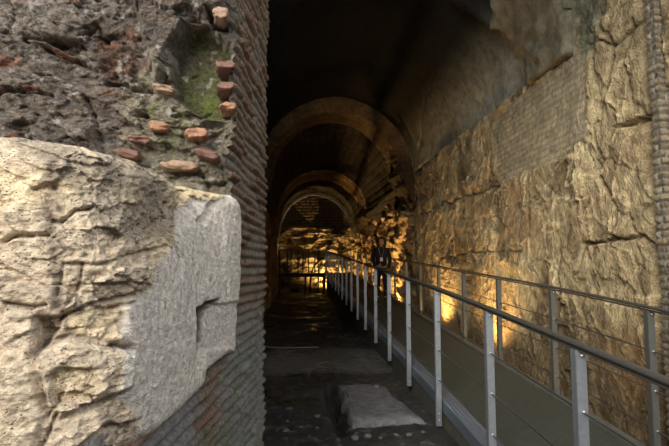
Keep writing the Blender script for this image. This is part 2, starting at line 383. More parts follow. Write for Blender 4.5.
def main_extra(P, ang, Y, d, col):
    px, py = proj(P)
    hi = sm(440, 470, px)*sm(-.3, .3, 0*px+.1)
    # grey plaster haunch lightened, crown blackened: light fading upward painted into the colour
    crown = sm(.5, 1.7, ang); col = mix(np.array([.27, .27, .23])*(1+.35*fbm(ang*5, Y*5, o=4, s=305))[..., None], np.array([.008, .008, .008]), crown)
    jit = 4*fbm(Y*5, ang*5, o=3, s=300)
    rough = pmask(px+jit, py+jit, [(500, 22), (512, 42), (526, 60), (532, 86), (580, 52), (640, -20), (560, -90), (480, -50)], 3)
    d = d+rough*(.09+.06*fbm(ang*8, Y*8, o=4, s=302)); col = mix(col, np.array([.20, .18, .13])*(1+.5*fbm(ang*9, Y*9, o=3, s=303))[..., None], rough)
    beam = pmask(px, py, [(448, -4), (466, -10), (504, 22), (498, 26)], 2); d = d+.12*beam
    for pts in ([(470, 0), (440, 60), (424, 100)], [(416, 62), (470, 96), (480, 110)], [(426, 70), (420, 150)], [(484, 60), (494, 110)]):
        k = np.exp(-(dseg(px+jit, py+jit, pts)/1.2)**2); d = d-.03*k
    # recess over the wall head, its shadow line painted into the colour
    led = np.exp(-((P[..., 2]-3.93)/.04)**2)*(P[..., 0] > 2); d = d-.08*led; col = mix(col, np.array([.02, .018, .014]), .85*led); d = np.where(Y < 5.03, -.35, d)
    return d, col
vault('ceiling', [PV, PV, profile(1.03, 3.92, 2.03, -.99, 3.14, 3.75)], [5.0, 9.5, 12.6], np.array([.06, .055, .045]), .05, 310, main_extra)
def rib_extra(cz):
    def f(P, ang, Y, d, col):
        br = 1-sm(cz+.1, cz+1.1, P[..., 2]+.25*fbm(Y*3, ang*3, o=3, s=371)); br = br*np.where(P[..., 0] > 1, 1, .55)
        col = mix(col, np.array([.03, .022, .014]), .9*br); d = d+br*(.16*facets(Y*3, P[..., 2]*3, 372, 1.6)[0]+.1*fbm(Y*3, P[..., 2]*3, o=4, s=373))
        return d+.03*fbm(ang*7, Y*5, o=3, s=374), col
    return f
R1i = profile(.98, 3.93, 1.68, -.98, 3.10, 3.0); R1o = profile(1.05, 3.92, 2.35, -1.1, 3.3, 2.9)
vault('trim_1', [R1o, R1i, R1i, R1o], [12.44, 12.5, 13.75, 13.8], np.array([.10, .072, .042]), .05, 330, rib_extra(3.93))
V2 = profile(1.0, 3.8, 1.95, -1.02, 3.2, 3.3); V2b = profile(.98, 3.44, 1.74, -1.02, 3.1, 2.9)
def dark_extra(P, ang, Y, d, col):
    b, bid, _ = bricks(Y, ang, .6, .25, .2, 4); return d+.02*b, col*(.6+.5*b)[..., None]
vault('ceiling.001', [V2, V2b], [13.7, 18.6], np.array([.022, .018, .014]), .06, 340, dark_extra)
R2i = profile(.97, 3.42, 1.68, -.98, 3.05, 2.6); R2o = profile(.97, 3.43, 2.1, -1.1, 3.3, 2.6)
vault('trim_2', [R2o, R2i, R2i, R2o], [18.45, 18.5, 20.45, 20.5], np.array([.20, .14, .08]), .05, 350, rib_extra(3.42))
V3 = profile(.98, 3.35, 1.85, -1.0, 3.1, 2.8)
vault('ceiling.002', [V3, V3], [20.3, 25.9], np.array([.03, .024, .016]), .06, 360, dark_extra)

# ---------------------------------------------------------------- floor
def floor():
    xs = np.concatenate([lin(-6, -1.3, 20), lin(-1.25, 1.8, 150), lin(1.85, 6, 40)])
    ys = np.concatenate([lin(-6, 2.8, 50), lin(2.85, 10, 300), lin(10.05, 26, 230)])
    X, Y = np.meshgrid(xs, ys, indexing='ij')
    d = .03*fbm(X*1.3, Y*1.3, o=5, s=400)+.018*fbm(X*6, Y*6, o=3, s=401)
    w1, w2, cid = worley(X*1.1, Y*.6, 402); d += .02*(cid-.5)
    col = mix(np.array([.028, .027, .026]), np.array([.06, .057, .053]), sm(-.2, .5, fbm(X*2, Y*1.5, o=5, s=403)))
    # a band of worn paler concrete across the passage
    band = sm(6.9, 7.2, Y+.2*fbm(X*2, Y, s=404))*(1-sm(8.6, 9.2, Y+.4*fbm(X*1.5, Y, s=405))); col = mix(col, np.array([.17, .17, .165]), .8*band); d += .03*band
    grit = sm(.35, .6, fbm(X*16, Y*16, o=2, s=406)); d += .012*grit; col = mix(col, np.array([.13, .125, .12]), .7*grit*(1-band))
    # hollow beside the slab
    tr = np.exp(-((X-.42)/.06)**2)*sm(4.5, 4.8, Y)*(1-sm(6.3, 6.6, Y)); d -= .14*tr
    brown = np.exp(-((X-1.05)/.4)**2-((Y-6.3)/.5)**2); col = mix(col, np.array([.10, .075, .05]), .6*brown)
    ramp_side = sm(1.15, 1.3, X)*(1-sm(3, 3.2, X)); d *= (1-.7*ramp_side)
    P = np.stack([X, Y, d], -1)
    tag(grid('floor', P, col, M_floor), kind='structure')
floor()

# ================================================================== LEFT PIER
KX = .11; YC = 3.6; XC = -.245
def sideX(Y): return XC-KX*(YC-Y)
def pier():
    Y, Z = np.meshgrid(lin(.75, YC, 250), lin(-.05, 5.6, 640), indexing='ij')
    b, bid, r = bricks(Y, Z+.012*vn(Y*3, Z), .30, .056, .35, 20)
    er = h3(r, 0*r, 0*r, 77)
    d = b*(.010+.024*bid)+.02*fbm(Y*2.5, Z*2.5, o=4, s=500)+.012*fbm(Y*14, Z*14, o=3, s=501)
    col = mix(MORT*.45, mix(mix(BRK, BRED*.8, .6*sm(.8, .98, bid)), np.array([.25, .215, .17]), (bid < .3)*.8), b)
    low = 1-sm(1.0, 1.5, Z); hi = sm(2.2, 3.2, Z)
    col = mix(col, mix(np.array([.20, .22, .19]), np.array([.23, .25, .25]), bid), .75*low*sm(2.1, 2.7, Y))     # algae-grey lower courses
    col = mix(col, MOSS*1.3, .38*sm(.1, .4, fbm(Y*3, Z*3, o=4, s=503))*(low+.25*hi))
    red = low*(1-sm(1.9, 2.2, Y)); col = mix(col, mix(np.array([.25, .26, .28]), BRED*.9, .7*(bid > .8)), .65*red)
    # bottom courses are worn back, ragged broken edge above the block
    P = np.stack([sideX(Y)+d, Y, Z], -1)
    edge = 2.56+.10*(er-.5)*(Z > 2.0)-.16*np.exp(-((Z-2.12)/.12)**2)
    keep = ~((Y < edge) & (Z > 1.9) | (Y < 2.4) & (Z > 1.17))[:-1, :-1]
    tag(grid('wall_pier', P, col, M_brick, keep, flip=True), kind='structure')
    # far return of the pier back to the passage wall
    X, Z = np.meshgrid(lin(-1.6, XC, 60), lin(-.05, 5.6, 300), indexing='ij')
    b, bid, r = bricks(X, Z, .21, .056, .3, 21)
    col = mix(MORT*.7, mix(BRK, BRED, bid*.3), b)
    tag(grid('wall_pier_return', np.stack([X+0*Z, YC+.02*b-.0*X, Z], -1), col, M_brick), kind='structure')
pier()
def rubble():
    X, Z = np.meshgrid(np.concatenate([lin(-3.6, -1.75, 90), lin(-1.745, -.335, 330)]), np.concatenate([lin(1.2, 1.85, 30), lin(1.86, 3.3, 400), lin(3.31, 5.6, 160)]), indexing='ij')
    Yb = 2.62+.09*(X+.35); P = np.stack([X, Yb, Z], -1); px, py = proj(P)
    w1, w2, cid = worley(X*6.5+.6*fbm(X*4, Z*4, s=520), Z*8+.6*fbm(X*4, Z*4, s=521), 522)
    v1, v2, c2 = worley(X*17, Z*22, 523)
    r1 = 1-np.abs(fbm(X*5, Z*7, o=4, s=530))
    z1, z2, c3 = worley(X*38, Z*48, 540)
    wx = .35*fbm(X*9, Z*9, o=3, s=542); f1, k1 = facets(X*6+wx, Z*9+wx, 543, 1.6); f2, k2 = facets(X*15+wx, Z*22-wx, 544, 1.8); f3, k3 = facets(X*36, Z*46+wx, 545, 1.8)
    d = .04*f1+.024*f2+.009*f3+.008*fbm(X*16, Z*20, o=4, s=541)+.07*fbm(X*2.2, Z*2.2, o=4, s=524)+.03*(r1-.75)
    chips = sm(.35, .5, fbm(X*5, Z*11, o=3, s=525)); d -= .06*chips
    col = mix(mix(RUB*.8, RUB*1.3, k1), RUB*np.array([1.1, .93, .8]), .6*k2)*(1+.35*fbm(X*9, Z*9, o=4, s=526))[..., None]
    col = mix(col, np.array([.24, .22, .20]), .5*sm(.0, .4, fbm(X*3, Z*3, o=3, s=527)))
    col = col*(.72+.5*k3)[..., None]; col = mix(col, BRED*.7, .6*(k2 > .95))
    jit = 5*fbm(X*6, Z*6, o=3, s=528)
    # paler mortar mass round the broken corner
    pal = pmask(px+jit, py+jit, [(122, 92), (150, 60), (172, 60), (178, 95), (232, 118), (236, 200), (110, 200), (118, 140)], 5); col = mix(col, np.array([.27, .25, .19])*(1+.3*fbm(X*12, Z*12, s=529))[..., None], .8*pal)
    niche = pmask(px+jit, py+jit, [(174, 42), (186, 26), (206, 30), (230, 44), (232, 120), (200, 118), (176, 96)], 4); d = d*(1-.7*niche)-.13*niche
    col = mix(col, mix(MOSS*.9, np.array([.12, .10, .075]), sm(-.2, .4, fbm(X*8, Z*8, o=4, s=531))), .85*niche)
    for cx, cy, rr in ((166, 142, 12), (150, 108, 9), (205, 100, 16), (178, 120, 10)):
        k = np.exp(-((px-cx)**2+(py-cy)**2)/rr**2); col = mix(col, np.array([.15, .18, .045]), .75*k*sm(-.4, .3, fbm(X*20, Z*20, s=532)))
    lump = pmask(px+jit, py+jit, [(95, 35), (135, 20), (140, 60), (115, 85), (96, 70)], 6); col = mix(col, BRED*.35, .6*lump); d += .04*lump*fbm(X*10, Z*10, s=533)
    lump = pmask(px+jit, py+jit, [(130, -20), (225, -20), (228, 14), (190, 24), (172, 50), (158, 90), (150, 60)], 5); d += .09*lump
    hol = pmask(px, py, [(208, 14), (226, 22), (228, 32), (212, 26)], 2); d -= .15*hol
    cr = np.exp(-(dseg(px, py, [(26, 40), (44, 43), (62, 44)])/2.)**2); d -= .08*cr
    for c in ([(80, 35), (95, 24), (104, 40)], [(50, 52), (75, 62), (95, 70)], [(86, 98), (95, 118), (100, 150)], [(0, 96), (30, 88), (52, 96)]):
        d -= .05*np.exp(-(dseg(px+jit, py+jit, c)/2.2)**2)
    fl = pmask(px+jit*.5, py+jit*.3, [(0, 57), (26, 60), (24, 68), (0, 70)], 2)+pmask(px+jit*.5, py+jit*.3, [(54, 50), (74, 50), (74, 60), (58, 58)], 2); col = mix(col, BRED*.9, .7*np.clip(fl, 0, 1))
    white = sm(.45, .6, fbm(X*22, Z*22, o=2, s=535)); col = mix(col, np.array([.45, .43, .40]), .5*white)
    d *= sm(-.335, -.42, X)*.95+.05
    P[..., 1] = Yb-d; P[..., 0] += .3*d*sm(-.6, -.8, X)*0
    tag(grid('wall_rubble', P, col, M_rubble, flip=False), kind='structure')
rubble()

# ================================================================== TRAVERTINE BLOCK
def block():
    foot = [(-2.3, 1.17), (-.445, 1.21), (-.285, 2.50), (-.42, 2.60), (-2.3, 2.60)]
    # dense closed path
    pts = []
    dens = [360, 300, 26, 40, 30]
    for (x0, y0), (x1, y1), n in zip(foot, foot[1:]+foot[:1], dens):
        for q in range(n): t = q/n; pts.append((x0+(x1-x0)*t, y0+(y1-y0)*t))
    L0 = np.array(pts); n = len(L0)
    def smooth(A, k):
        for _ in range(k): A = (np.roll(A, 1, 0)+A*2+np.roll(A, -1, 0))/4
        return A
    Ls = L0.copy(); Ls = smooth(Ls, 150); k_ = np.exp(-((np.arange(n)-360)/90.)**2)[:, None]; Ls = Ls*(1-k_)+smooth(L0, 2200)*k_
    T = np.roll(Ls, -1, 0)-np.roll(Ls, 1, 0); T /= np.linalg.norm(T, axis=1)[:, None]+1e-9
    N = np.stack([T[:, 1], -T[:, 0]], -1)
    N = smooth(N, 40); N /= np.linalg.norm(N, axis=1)[:, None]
    zb, zt = 1.15, 1.94; m = 330
    tz = np.linspace(0, 1, m); 
    Z = zb+(zt-zb)*tz; r = .07
    # rounding of the upper and lower arrises
    inset = np.where(Z > zt-r, r-np.sqrt(np.clip(r*r-(Z-zt+r)**2, 0, None)), 0)+np.where(Z < zb+r*.6, r*.6-np.sqrt(np.clip((r*.6)**2-(zb+r*.6-Z)**2, 0, None)), 0)
    P = np.zeros((n, m, 3)); lean = .13*tz[None, :]**2.2*(1-sm(2.0, 2.45, Ls[:, 1]))[:, None]; inset = inset[None, :]+lean
    P[..., 0] = Ls[:, None, 0]-N[:, None, 0]*inset; P[..., 1] = Ls[:, None, 1]-N[:, None, 1]*inset; P[..., 2] = Z
    px, py = proj(P); X = P[..., 0]; Y = P[..., 1]; ZZ = P[..., 2]
    s = np.broadcast_to((np.arange(n)/200.)[:, None], (n, m)); u = X*1.0+Y*.8
    jit = 4*fbm(u*7, ZZ*7, o=3, s=600)
    # worked (tooled) grey side against the rough natural face
    tool = pmask(px+jit, py+jit, [(196, 196), (184, 212), (178, 240), (158, 262), (152, 290), (128, 300), (120, 330), (112, 380), (140, 404), (130, 440), (300, 440), (300, 160), (236, 176), (214, 200)], 2.5)
    rg = 1-np.abs(fbm(u*5+ZZ*2, ZZ*11, o=5, s=640, g=.6))
    d = (.028*fbm(u*3, ZZ*3.5, o=4, s=601)+.014*fbm(u*10, ZZ*15, o=5, s=602, g=.65)+.016*(rg-.8)+.007*fbm(u*50, ZZ*70, o=2, s=641))*(1-.78*tool)
    w1, w2, cid = worley(u*5+.5*fbm(u*5, ZZ*5, s=603), ZZ*9+.6*fbm(u*4, ZZ*4, s=604), 605); f1, k1 = facets(u*7+.3*jit*.1, ZZ*13, 650, 1.6); f2, k2 = facets(u*18, ZZ*30+jit*.1, 651, 1.6); d += (.014*(cid-.5)+.020*f1+.007*f2)*(1-tool)
    d += tool*.0035*vn(u*60, ZZ*28, s=606)
    # big chamfer where the upper corner broke away, shoulders
    sh = pmask(px, py, [(60, 150), (212, 180), (196, 200), (176, 236), (130, 250), (84, 215)], 12); d -= .04*sh*sm(130, 200, px)
    top = sm(30, 0, py-(135+.21*np.clip(px, 0, 400))); d += 0*top
    G = [([(50, 178), (49, 210), (52, 240), (56, 290), (62, 312)], 4.5, .016), ([(0, 240), (10, 235), (46, 233)], 2.2, .04), ([(50, 219), (60, 221), (76, 208), (96, 206)], 2., .035),
         ([(0, 298), (30, 303), (44, 300)], 2.2, .035), ([(62, 312), (90, 300), (120, 296), (150, 288)], 2.2, .03), ([(56, 290), (62, 260), (100, 262), (140, 252), (168, 246)], 1.8, .02),
         ([(30, 346), (44, 338), (70, 330), (104, 334), (132, 342)], 3., .04), ([(48, 400), (60, 388), (100, 392), (124, 380)], 1.8, .022), ([(40, 430), (60, 396)], 2, .03),
         ([(66, 300), (78, 288), (84, 262)], 2, .02), ([(176, 240), (182, 258)], 1.5, .012), ([(60, 440), (90, 418), (140, 404)], 1.8, .016), ([(92, 300), (112, 306), (136, 300)], 2, .02)]
    col = mix(CREAM, CREAM*1.15+.02, sm(-.2, .4, fbm(u*4, ZZ*6, o=4, s=610)))
    col = mix(col, np.array([.70, .58, .43]), sm(0, .4, fbm(u*2.2, ZZ*3, o=3, s=611)))
    dirt = sm(.05, .45, fbm(u*5, ZZ*8, o=5, s=612)); col = mix(col, TRDIRT*1.5, .38*dirt)
    up = pmask(px+jit, py+jit, [(0, 128), (60, 142), (175, 172), (196, 200), (172, 240), (110, 232), (70, 190), (40, 160), (0, 140)], 6)
    col = mix(col, np.array([.27, .235, .19])*(1+.4*fbm(u*9, ZZ*12, o=4, s=613))[..., None], .62*up)
    st = pmask(px+jit*.4, py+jit*.4, [(164, 172), (182, 172), (200, 205), (194, 220), (180, 196)], 2)+pmask(px+jit*.4, py+jit*.4, [(204, 178), (216, 182), (214, 196), (208, 202)], 2)
    col = mix(col, CREAM*1.1, .85*np.clip(st, 0, 1))
    jv = np.exp(-(dseg(px+jit, py, [(54, 160), (52, 220), (58, 300)])/9)**2); col = mix(col, TRDIRT*1.2, .7*jv)
    col = mix(col, TRGREY*(1+.12*fbm(u*30, ZZ*30, o=3, s=614))[..., None], .9*tool)
    for g, w, dep in G:
        k = np.exp(-(dseg(px+.6*jit, py+.6*jit, g)/w)**2); d -= .7*dep*k; col = mix(col, TRDIRT*1.1, .5*k)
    # hollows, lewis holes and projecting steps of the broken face
    hb = pmask(px, py, [(34, 312), (62, 312), (60, 322), (34, 346)], 3); d -= .05*hb; col = mix(col, TRDIRT*1.3, .5*hb)
    st2 = pmask(px+jit*.5, py+jit*.5, [(62, 306), (130, 300), (126, 326), (104, 332), (66, 326)], 3); d -= .02*st2; col = mix(col, CREAM*1.15, .5*st2)
    st3 = pmask(px+jit*.5, py+jit*.5, [(40, 346), (70, 334), (130, 346), (128, 376), (60, 400), (50, 392)], 4); d += .03*st3
    pat = pmask(px+jit*.3, py+jit*.3, [(52, 362), (60, 356), (90, 358), (96, 370), (92, 386), (54, 388)], 2); d -= .02*pat; col = mix(col, CREAM*1.1, .6*pat)
    lw = pmask(px+jit, py+jit, [(0, 306), (34, 308), (30, 346), (44, 400), (30, 446), (0, 446)], 4); d += .02*lw
    rd = pmask(px, py, [(214, 180), (240, 180), (246, 360), (232, 360), (226, 300), (218, 200)], 3); d += .008*rd
    vgr = np.exp(-(dseg(px+.4*jit, py, [(212, 200), (207, 214), (200, 222)])/3)**2); d -= .03*vgr
    # mortise cut through the lower arris next to the end lump
    slot = pmask(px, py, [(197.5, 308), (217, 302), (220, 306), (204, 312), (206, 345), (200, 352), (197.5, 375)], 1.)*(ZZ > zb-.1)
    d -= .03*slot; col = mix(col, TRDIRT*1.4, .6*slot)
    deep = pmask(px, py, [(197, 304), (221, 299), (217, 307), (210, 312), (208, 340), (197, 350)], 1.); d -= .02*deep; col = mix(col, np.array([.09, .055, .03]), .9*deep)
    face = pmask(px, py, [(206, 309), (238, 302), (238, 350), (200, 352)], 2); d -= .02*face
    P[..., 0] += N[:, None, 0]*d; P[..., 1] += N[:, None, 1]*d
    # underside rises toward the far end of the tooled face; ragged lower arris
    P[..., 2] -= (1-tz)[None, :]**3*.055*(1-sm(1.93, 1.99, Ls[:, 1]))[:, None]
    P[..., 2] += tz[None, :]**3*.02*fbm(s*6, 0*s+5, o=3, s=622)
    P[..., 2] += (1-tz)[None, :]**3*.03*fbm(s*3, 0*s, o=3, s=620)+tz[None, :]**3*.02*fbm(s*2, 0*s+3, o=3, s=621)
    o = grid('travertine_block', P, col, M_trav, closed=True, caps=True, flip=False)
    tag(o, 'huge weathered cream travertine block with a mortise hole, jutting out of the left brick pier', 'stone block')
    return o
block()

# protruding bricks at the broken corner of the pier: each one set in the rubble
def brick_mat(name, col): return rock_mat(name, 50, .7, .9, .35, 0, .006, color=col)
MB = [brick_mat('orange brick', (.27, .15, .095)), brick_mat('dull red brick', (.15, .085, .07)), brick_mat('pale tan brick', (.26, .18, .13))]
def brick_thing(px, py, w, h, Y, mi, label, tilt=0, dep=.14):
    p = un(px, py, Y=Y); k = Y/F
    bm = bmesh.new(); bmesh.ops.create_cube(bm, size=1)
    bmesh.ops.subdivide_edges(bm, edges=bm.edges, cuts=5, use_grid_fill=True)
    W = w*k; H = h*k
    for v in bm.verts:
        c = v.co; rr = np.array([c.x*3+px, c.y*3+py, c.z*3]); nn = float(vn(rr[0], rr[1], rr[2], 700))
        n2 = float(vn(rr[0]*2+9, rr[1]*2, rr[2]*2, 701)); f = 1-.22*(abs(c.x)*2)**5*(abs(c.z)*2)**3-.1*(abs(c.x)*2)**5
        v.co = Vector((c.x*W*f+(nn+n2*.6)*.009, c.y*dep+nn*.02, c.z*H*f+(nn+n2)*.005))
    o = from_bm('brick', bm, MB[mi], None, True)
    o.location = (p.x, Y+dep*.42+.035, p.z); o.rotation_euler = (0, math.radians(tilt), .1)
    tag(o, label, 'brick', 'bricks sticking out of the broken pier corner')
brick_thing(193, 131.5, 25, 9, 2.50, 0, 'orange brick jutting from the broken pier corner, below the mossy niche', -3, .24)
brick_thing(155, 124, 19, 9, 2.52, 0, 'stubby orange-red brick above the patch of bright moss', 2, .2)
brick_thing(176, 164, 40, 8, 2.50, 2, 'long pale orange brick resting just above the travertine block', 1, .26)
brick_thing(136, 138, 24, 7, 2.52, 1, 'dull red brick left of the bright moss patch in the rubble', 3, .2)
brick_thing(124, 152, 26, 8, 2.50, 1, 'dark red brick lowest in the rubble, close above the block', 12, .2)
brick_thing(223, 62, 22, 7, 2.52, 1, 'brown brick end on the right rim of the mossy niche', 2, .2)
brick_thing(223, 84, 20, 6, 2.52, 1, 'thin grey-red brick end in the middle of the niche rim', 0, .2)
brick_thing(226, 104, 18, 7, 2.50, 0, 'orange brick end low on the niche rim', 0, .2)
brick_thing(218, 10, 16, 11, 2.48, 2, 'orange brick at the top of the broken pier corner', 14, .2)
brick_thing(204, 152, 26, 8, 2.46, 1, 'tilted maroon brick on the corner directly over the block end', 16, .22)
brick_thing(160, 86, 24, 6, 2.52, 2, 'worn tan brick left of the mossy niche', 12, .2)

# ================================================================== RAMP
def dz(Y):
    Y = float(Y); return .32+.043*(Y-6)-.010*max(0, 5-Y)**1.5
XL, XR = 1.37, 2.57
YE = 23.3
ramp = empty('access_ramp', (2.0, 12, 0), 'long grey concrete access ramp rising along the right wall toward the far end', 'ramp')
def ramp_part(name, x0, x1, top, bot, mat, y0=-1.0, y1=YE, ribs=0):
    bm = bmesh.new(); ys = [y0+(y1-y0)*i/60 for i in range(61)]; rings = []
    for y in ys:
        prof = [(x0, bot(y)), (x1, bot(y)), (x1, top(y))]
        if ribs:
            for q in range(ribs*4, -1, -1):
                prof.append((x0+(x1-x0)*q/(ribs*4), top(y)+(.007 if q % 4 in (1, 2) else 0)))
        else: prof.append((x0, top(y)))
        rings.append([bm.verts.new((x-2.0, y-12, z)) for x, z in prof])
    for A, B in zip(rings[:-1], rings[1:]):
        for q in range(len(A)): bm.faces.new((A[q], A[(q+1) % len(A)], B[(q+1) % len(A)], B[q]))
    bm.faces.new(rings[0]); bm.faces.new(rings[-1][::-1])
    return from_bm(name, bm, mat, ramp)
ramp_part('base_wall', 1.425, 1.60, lambda y: dz(y)-.02, lambda y: -.04, M_conc)
ramp_part('base_wall', 2.45, 2.60, lambda y: dz(y)-.02, lambda y: -.04, M_conc)
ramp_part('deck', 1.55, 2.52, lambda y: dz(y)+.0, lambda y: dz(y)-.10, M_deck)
o = ramp_part('edge_strip', 1.41, 1.56, lambda y: dz(y)+.006, lambda y: dz(y)-.10, M_strip, ribs=4); o['label'] = 'bluish ribbed metal strip along the ramp edge'
ramp_part('curb', 2.51, 2.62, lambda y: dz(y)+.03, lambda y: dz(y)-.16, M_conc)

# ---------------------------------------------------------------- railings
def post_bm(top, bot, w=.053, flip=1):
    bm = bmesh.new()
    bx(bm, (0, 0, (top+bot)/2), (w, .008, top-bot), bev=.002)
    bx(bm, (-flip*(w/2-.004), .024, (top+bot)/2), (.008, .044, top-bot), bev=.002)
    return bm
def bolt_bm():
    bm = bmesh.new(); bmesh.ops.create_cone(bm, segments=10, radius1=.0085, radius2=.006, depth=.012, cap_ends=True, matrix=Matrix.Rotation(math.pi/2, 4, 'X'))
    return bm
WIRES = (.31, .59, .87)
def railing(name, X, Ys, label, botf, nb, y_start, y_end, hz=1.08, dirx=None, z_of=None, bolts=True, mpost=None, ext=0, top0=0.0):
    root = empty(name, (X, Ys[0], dz(Ys[0])) if dirx is None else (Ys[0], X, dz(YE)), label, 'railing')
    o0 = root.location.copy()
    bmesh0 = None
    for i, Y in enumerate(Ys):
        if dirx is None: base = Vector((X, Y, 0)); d = dz(Y)
        else: base = Vector((Y, X, 0)); d = dz(YE)
        top = d+hz-.02
        p = from_bm('post', post_bm(top, botf(Y, d)), mpost or M_post, root); p.location = base-Vector((o0.x, o0.y, o0.z))
        if i < nb:
            for w in (.045,)+WIRES:
                b = from_bm('bolt', bolt_bm(), M_bolt, p, True); b.location = (0, -.009, d+hz-w)
            if botf(Y, d) < d-.15:
                for w in (.10, .20):
                    b = from_bm('bolt', bolt_bm(), M_bolt, p, True); b.location = (0, -.009, botf(Y, d)+w*.6)
    ks = [y_start+(y_end-y_start)*q/70 for q in range(71)]
    def line(off): return [(Vector((X, k, dz(k)+off)) if dirx is None else Vector((k, X, dz(YE)+off)))-o0 for k in ks]
    bm = bmesh.new()
    tube(bm, line(hz+.004), .0125, 12, 2.1, .95); tube(bm, line(hz-.02), .008, 8, 2.2, .8)
    r = from_bm('handrail', bm, M_rail, root, True); r['label'] = 'dark weathered flat handrail'
    for w in WIRES:
        bm = bmesh.new(); tube(bm, line(hz-w), .0058, 8); from_bm('wire_rope', bm, M_wire, root, True).location = (0, .012 if dirx is None else .012, 0)
    return root
leftY = [1.0, 2.28, 3.39, 4.68, 5.92, 7.16]+[7.16+1.25*q for q in range(1, 13)]+[23.3]
rightY = [.7, 2.05, 3.37, 4.71, 6.02, 7.31, 8.63]+[8.63+1.32*q for q in range(1, 12)]+[24.6]
def botL(Y, d): return min(max(.03, .03+.068*(Y-4.76)), d-.22)
railing('ramp_railing', XL, leftY, 'steel wire railing on the left side of the ramp, tall pale posts reaching the floor', botL, 6, .3, 23.3)
railing('ramp_railing', XR, rightY, 'steel wire railing on the right side of the ramp, shade painted into its posts, before the lit wall', lambda Y, d: d+.03, 5, .1, 24.6, mpost=M_post_shade)

# ---------------------------------------------------------------- landing across the far end
land = empty('landing', (0.2, 24, 0), 'narrow dark walkway crossing the far end of the passage on thin legs', 'walkway')
bm = bmesh.new(); bx(bm, (.84-.2, 23.98-24, dz(YE)-.03), (3.50, 1.3, .05), bev=.005); from_bm('deck', bm, M_black, land)
for y in (23.36, 24.6):
    bm = bmesh.new(); bx(bm, (.23-.2, y-24, dz(YE)-.10), (2.29, .06, .16), bev=.004); from_bm('beam', bm, M_black, land)
for x in (-.85, .42, 1.33):
    for y in (23.40, 24.56):
        bm = bmesh.new(); bx(bm, (x-.2, y-24, (dz(YE)-.15)/2), (.07, .07, dz(YE)-.15), bev=.004); bx(bm, (x-.2, y-24, .02), (.14, .14, .03)); from_bm('leg', bm, M_black, land)
railing('landing_railing', 23.32, [-.87, -.45, .05, .55, 1.02], 'front railing of the far walkway, with thin posts and wires across the passage', lambda Y, d: d-.12, 0, -.91, 1.33, 1.12, True, mpost=M_black)
railing('landing_railing', 24.66, [-.87, -.3, .3, .9, 1.5, 2.1], 'rear railing of the far walkway, nearest the back wall', lambda Y, d: d-.12, 0, -.91, 2.5, 1.12, True, mpost=M_black)
# bent dark pipe in front of the bright lamp at the end
bm = bmesh.new(); tube(bm, [(-.78, 0, -1.75), (-.77, 0, -1.3), (-.72, 0, -.75), (-.55, 0, -.3), (-.3, 0, -.08), (0, 0, 0), (.5, 0, .02), (1.0, 0, .0)], .055, 10)
tube(bm, [(-.37, 0, -1.75), (-.35, 0, -1.2), (-.33, 0, -.5), (-.15, 0, -.12)], .04, 10)
o = from_bm('bent_pipe', bm, M_black, None, True); o.location = (1.45, 24.9, 1.75)
tag(o, 'dark curved pipe silhouetted against the bright lamp glow at the far end', 'pipe')

# ================================================================== LAMPS
def uplight(x, y, z, power, label, aim=(0.15, 0, 1), size=2.2, emit=True, col=(1, .58, .2)):
    root = empty('floodlight', (x, y, z), label, 'lamp', 'uplights beside the ramp')
    bm = bmesh.new(); bx(bm, (0, 0, .012), (.12, .14, .02), bev=.003); bx(bm, (0, -.075, .06), (.03, .008, .09)); bx(bm, (0, .075, .06), (.03, .008, .09)); from_bm('bracket', bm, M_black, root)
    bm = bmesh.new(); bx(bm, (0, 0, .10), (.13, .135, .05), bev=.01)
    for q in range(5): bx(bm, (-.045+.0225*q, 0, .07), (.005, .12, .02))
    from_bm('housing', bm, M_black, root)
    bm = bmesh.new(); bx(bm, (0, 0, .128), (.11, .115, .008), bev=.002); from_bm('lens', bm, M_lens, root)
    ld = bpy.data.lights.new('lamp', 'SPOT'); ld.energy = power; ld.color = col; ld.spot_size = size; ld.spot_blend = .8; ld.shadow_soft_size = .05
    lo = link(bpy.data.objects.new('lamp_light', ld), root); lo.location = (0, 0, .15)
    lo.rotation_euler = Vector(aim).to_track_quat('-Z', 'Y').to_euler()
GX = 2.74
uplight(GX, 4.3, .02, 5, 'added floodlight brightening the near right wall, on the floor beside the ramp, closest to the front', (.10, .1, 1), 2.4)  # no lamp known here; added to brighten the near wall
uplight(GX, 7.3, .02, 150, 'small floodlight on the floor behind the ramp beside the brightest yellow patch', (.1, .1, 1), 2.5)
uplight(GX, 9.9, .10, 170, 'small floodlight on the floor behind the ramp, in front of the standing person', (.1, .1, 1), 2.5)
uplight(GX, 14.6, .02, 450, 'small floodlight behind the standing person, lighting rough rock', (.0, .15, 1), 2.6)
uplight(GX, 18.0, .02, 380, 'small floodlight on the floor behind the ramp under the second arch', (-.1, .1, 1), 2.6)
uplight(GX-.05, 21.5, .02, 300, 'small floodlight on the floor behind the ramp, deepest in the passage', (-.1, .1, 1), 2.6)
uplight(1.75, 25.05, .35-.33, 600, 'small floodlight under the far walkway glowing against the back wall', (.05, .2, 1), 2.9, col=(1, .66, .24))

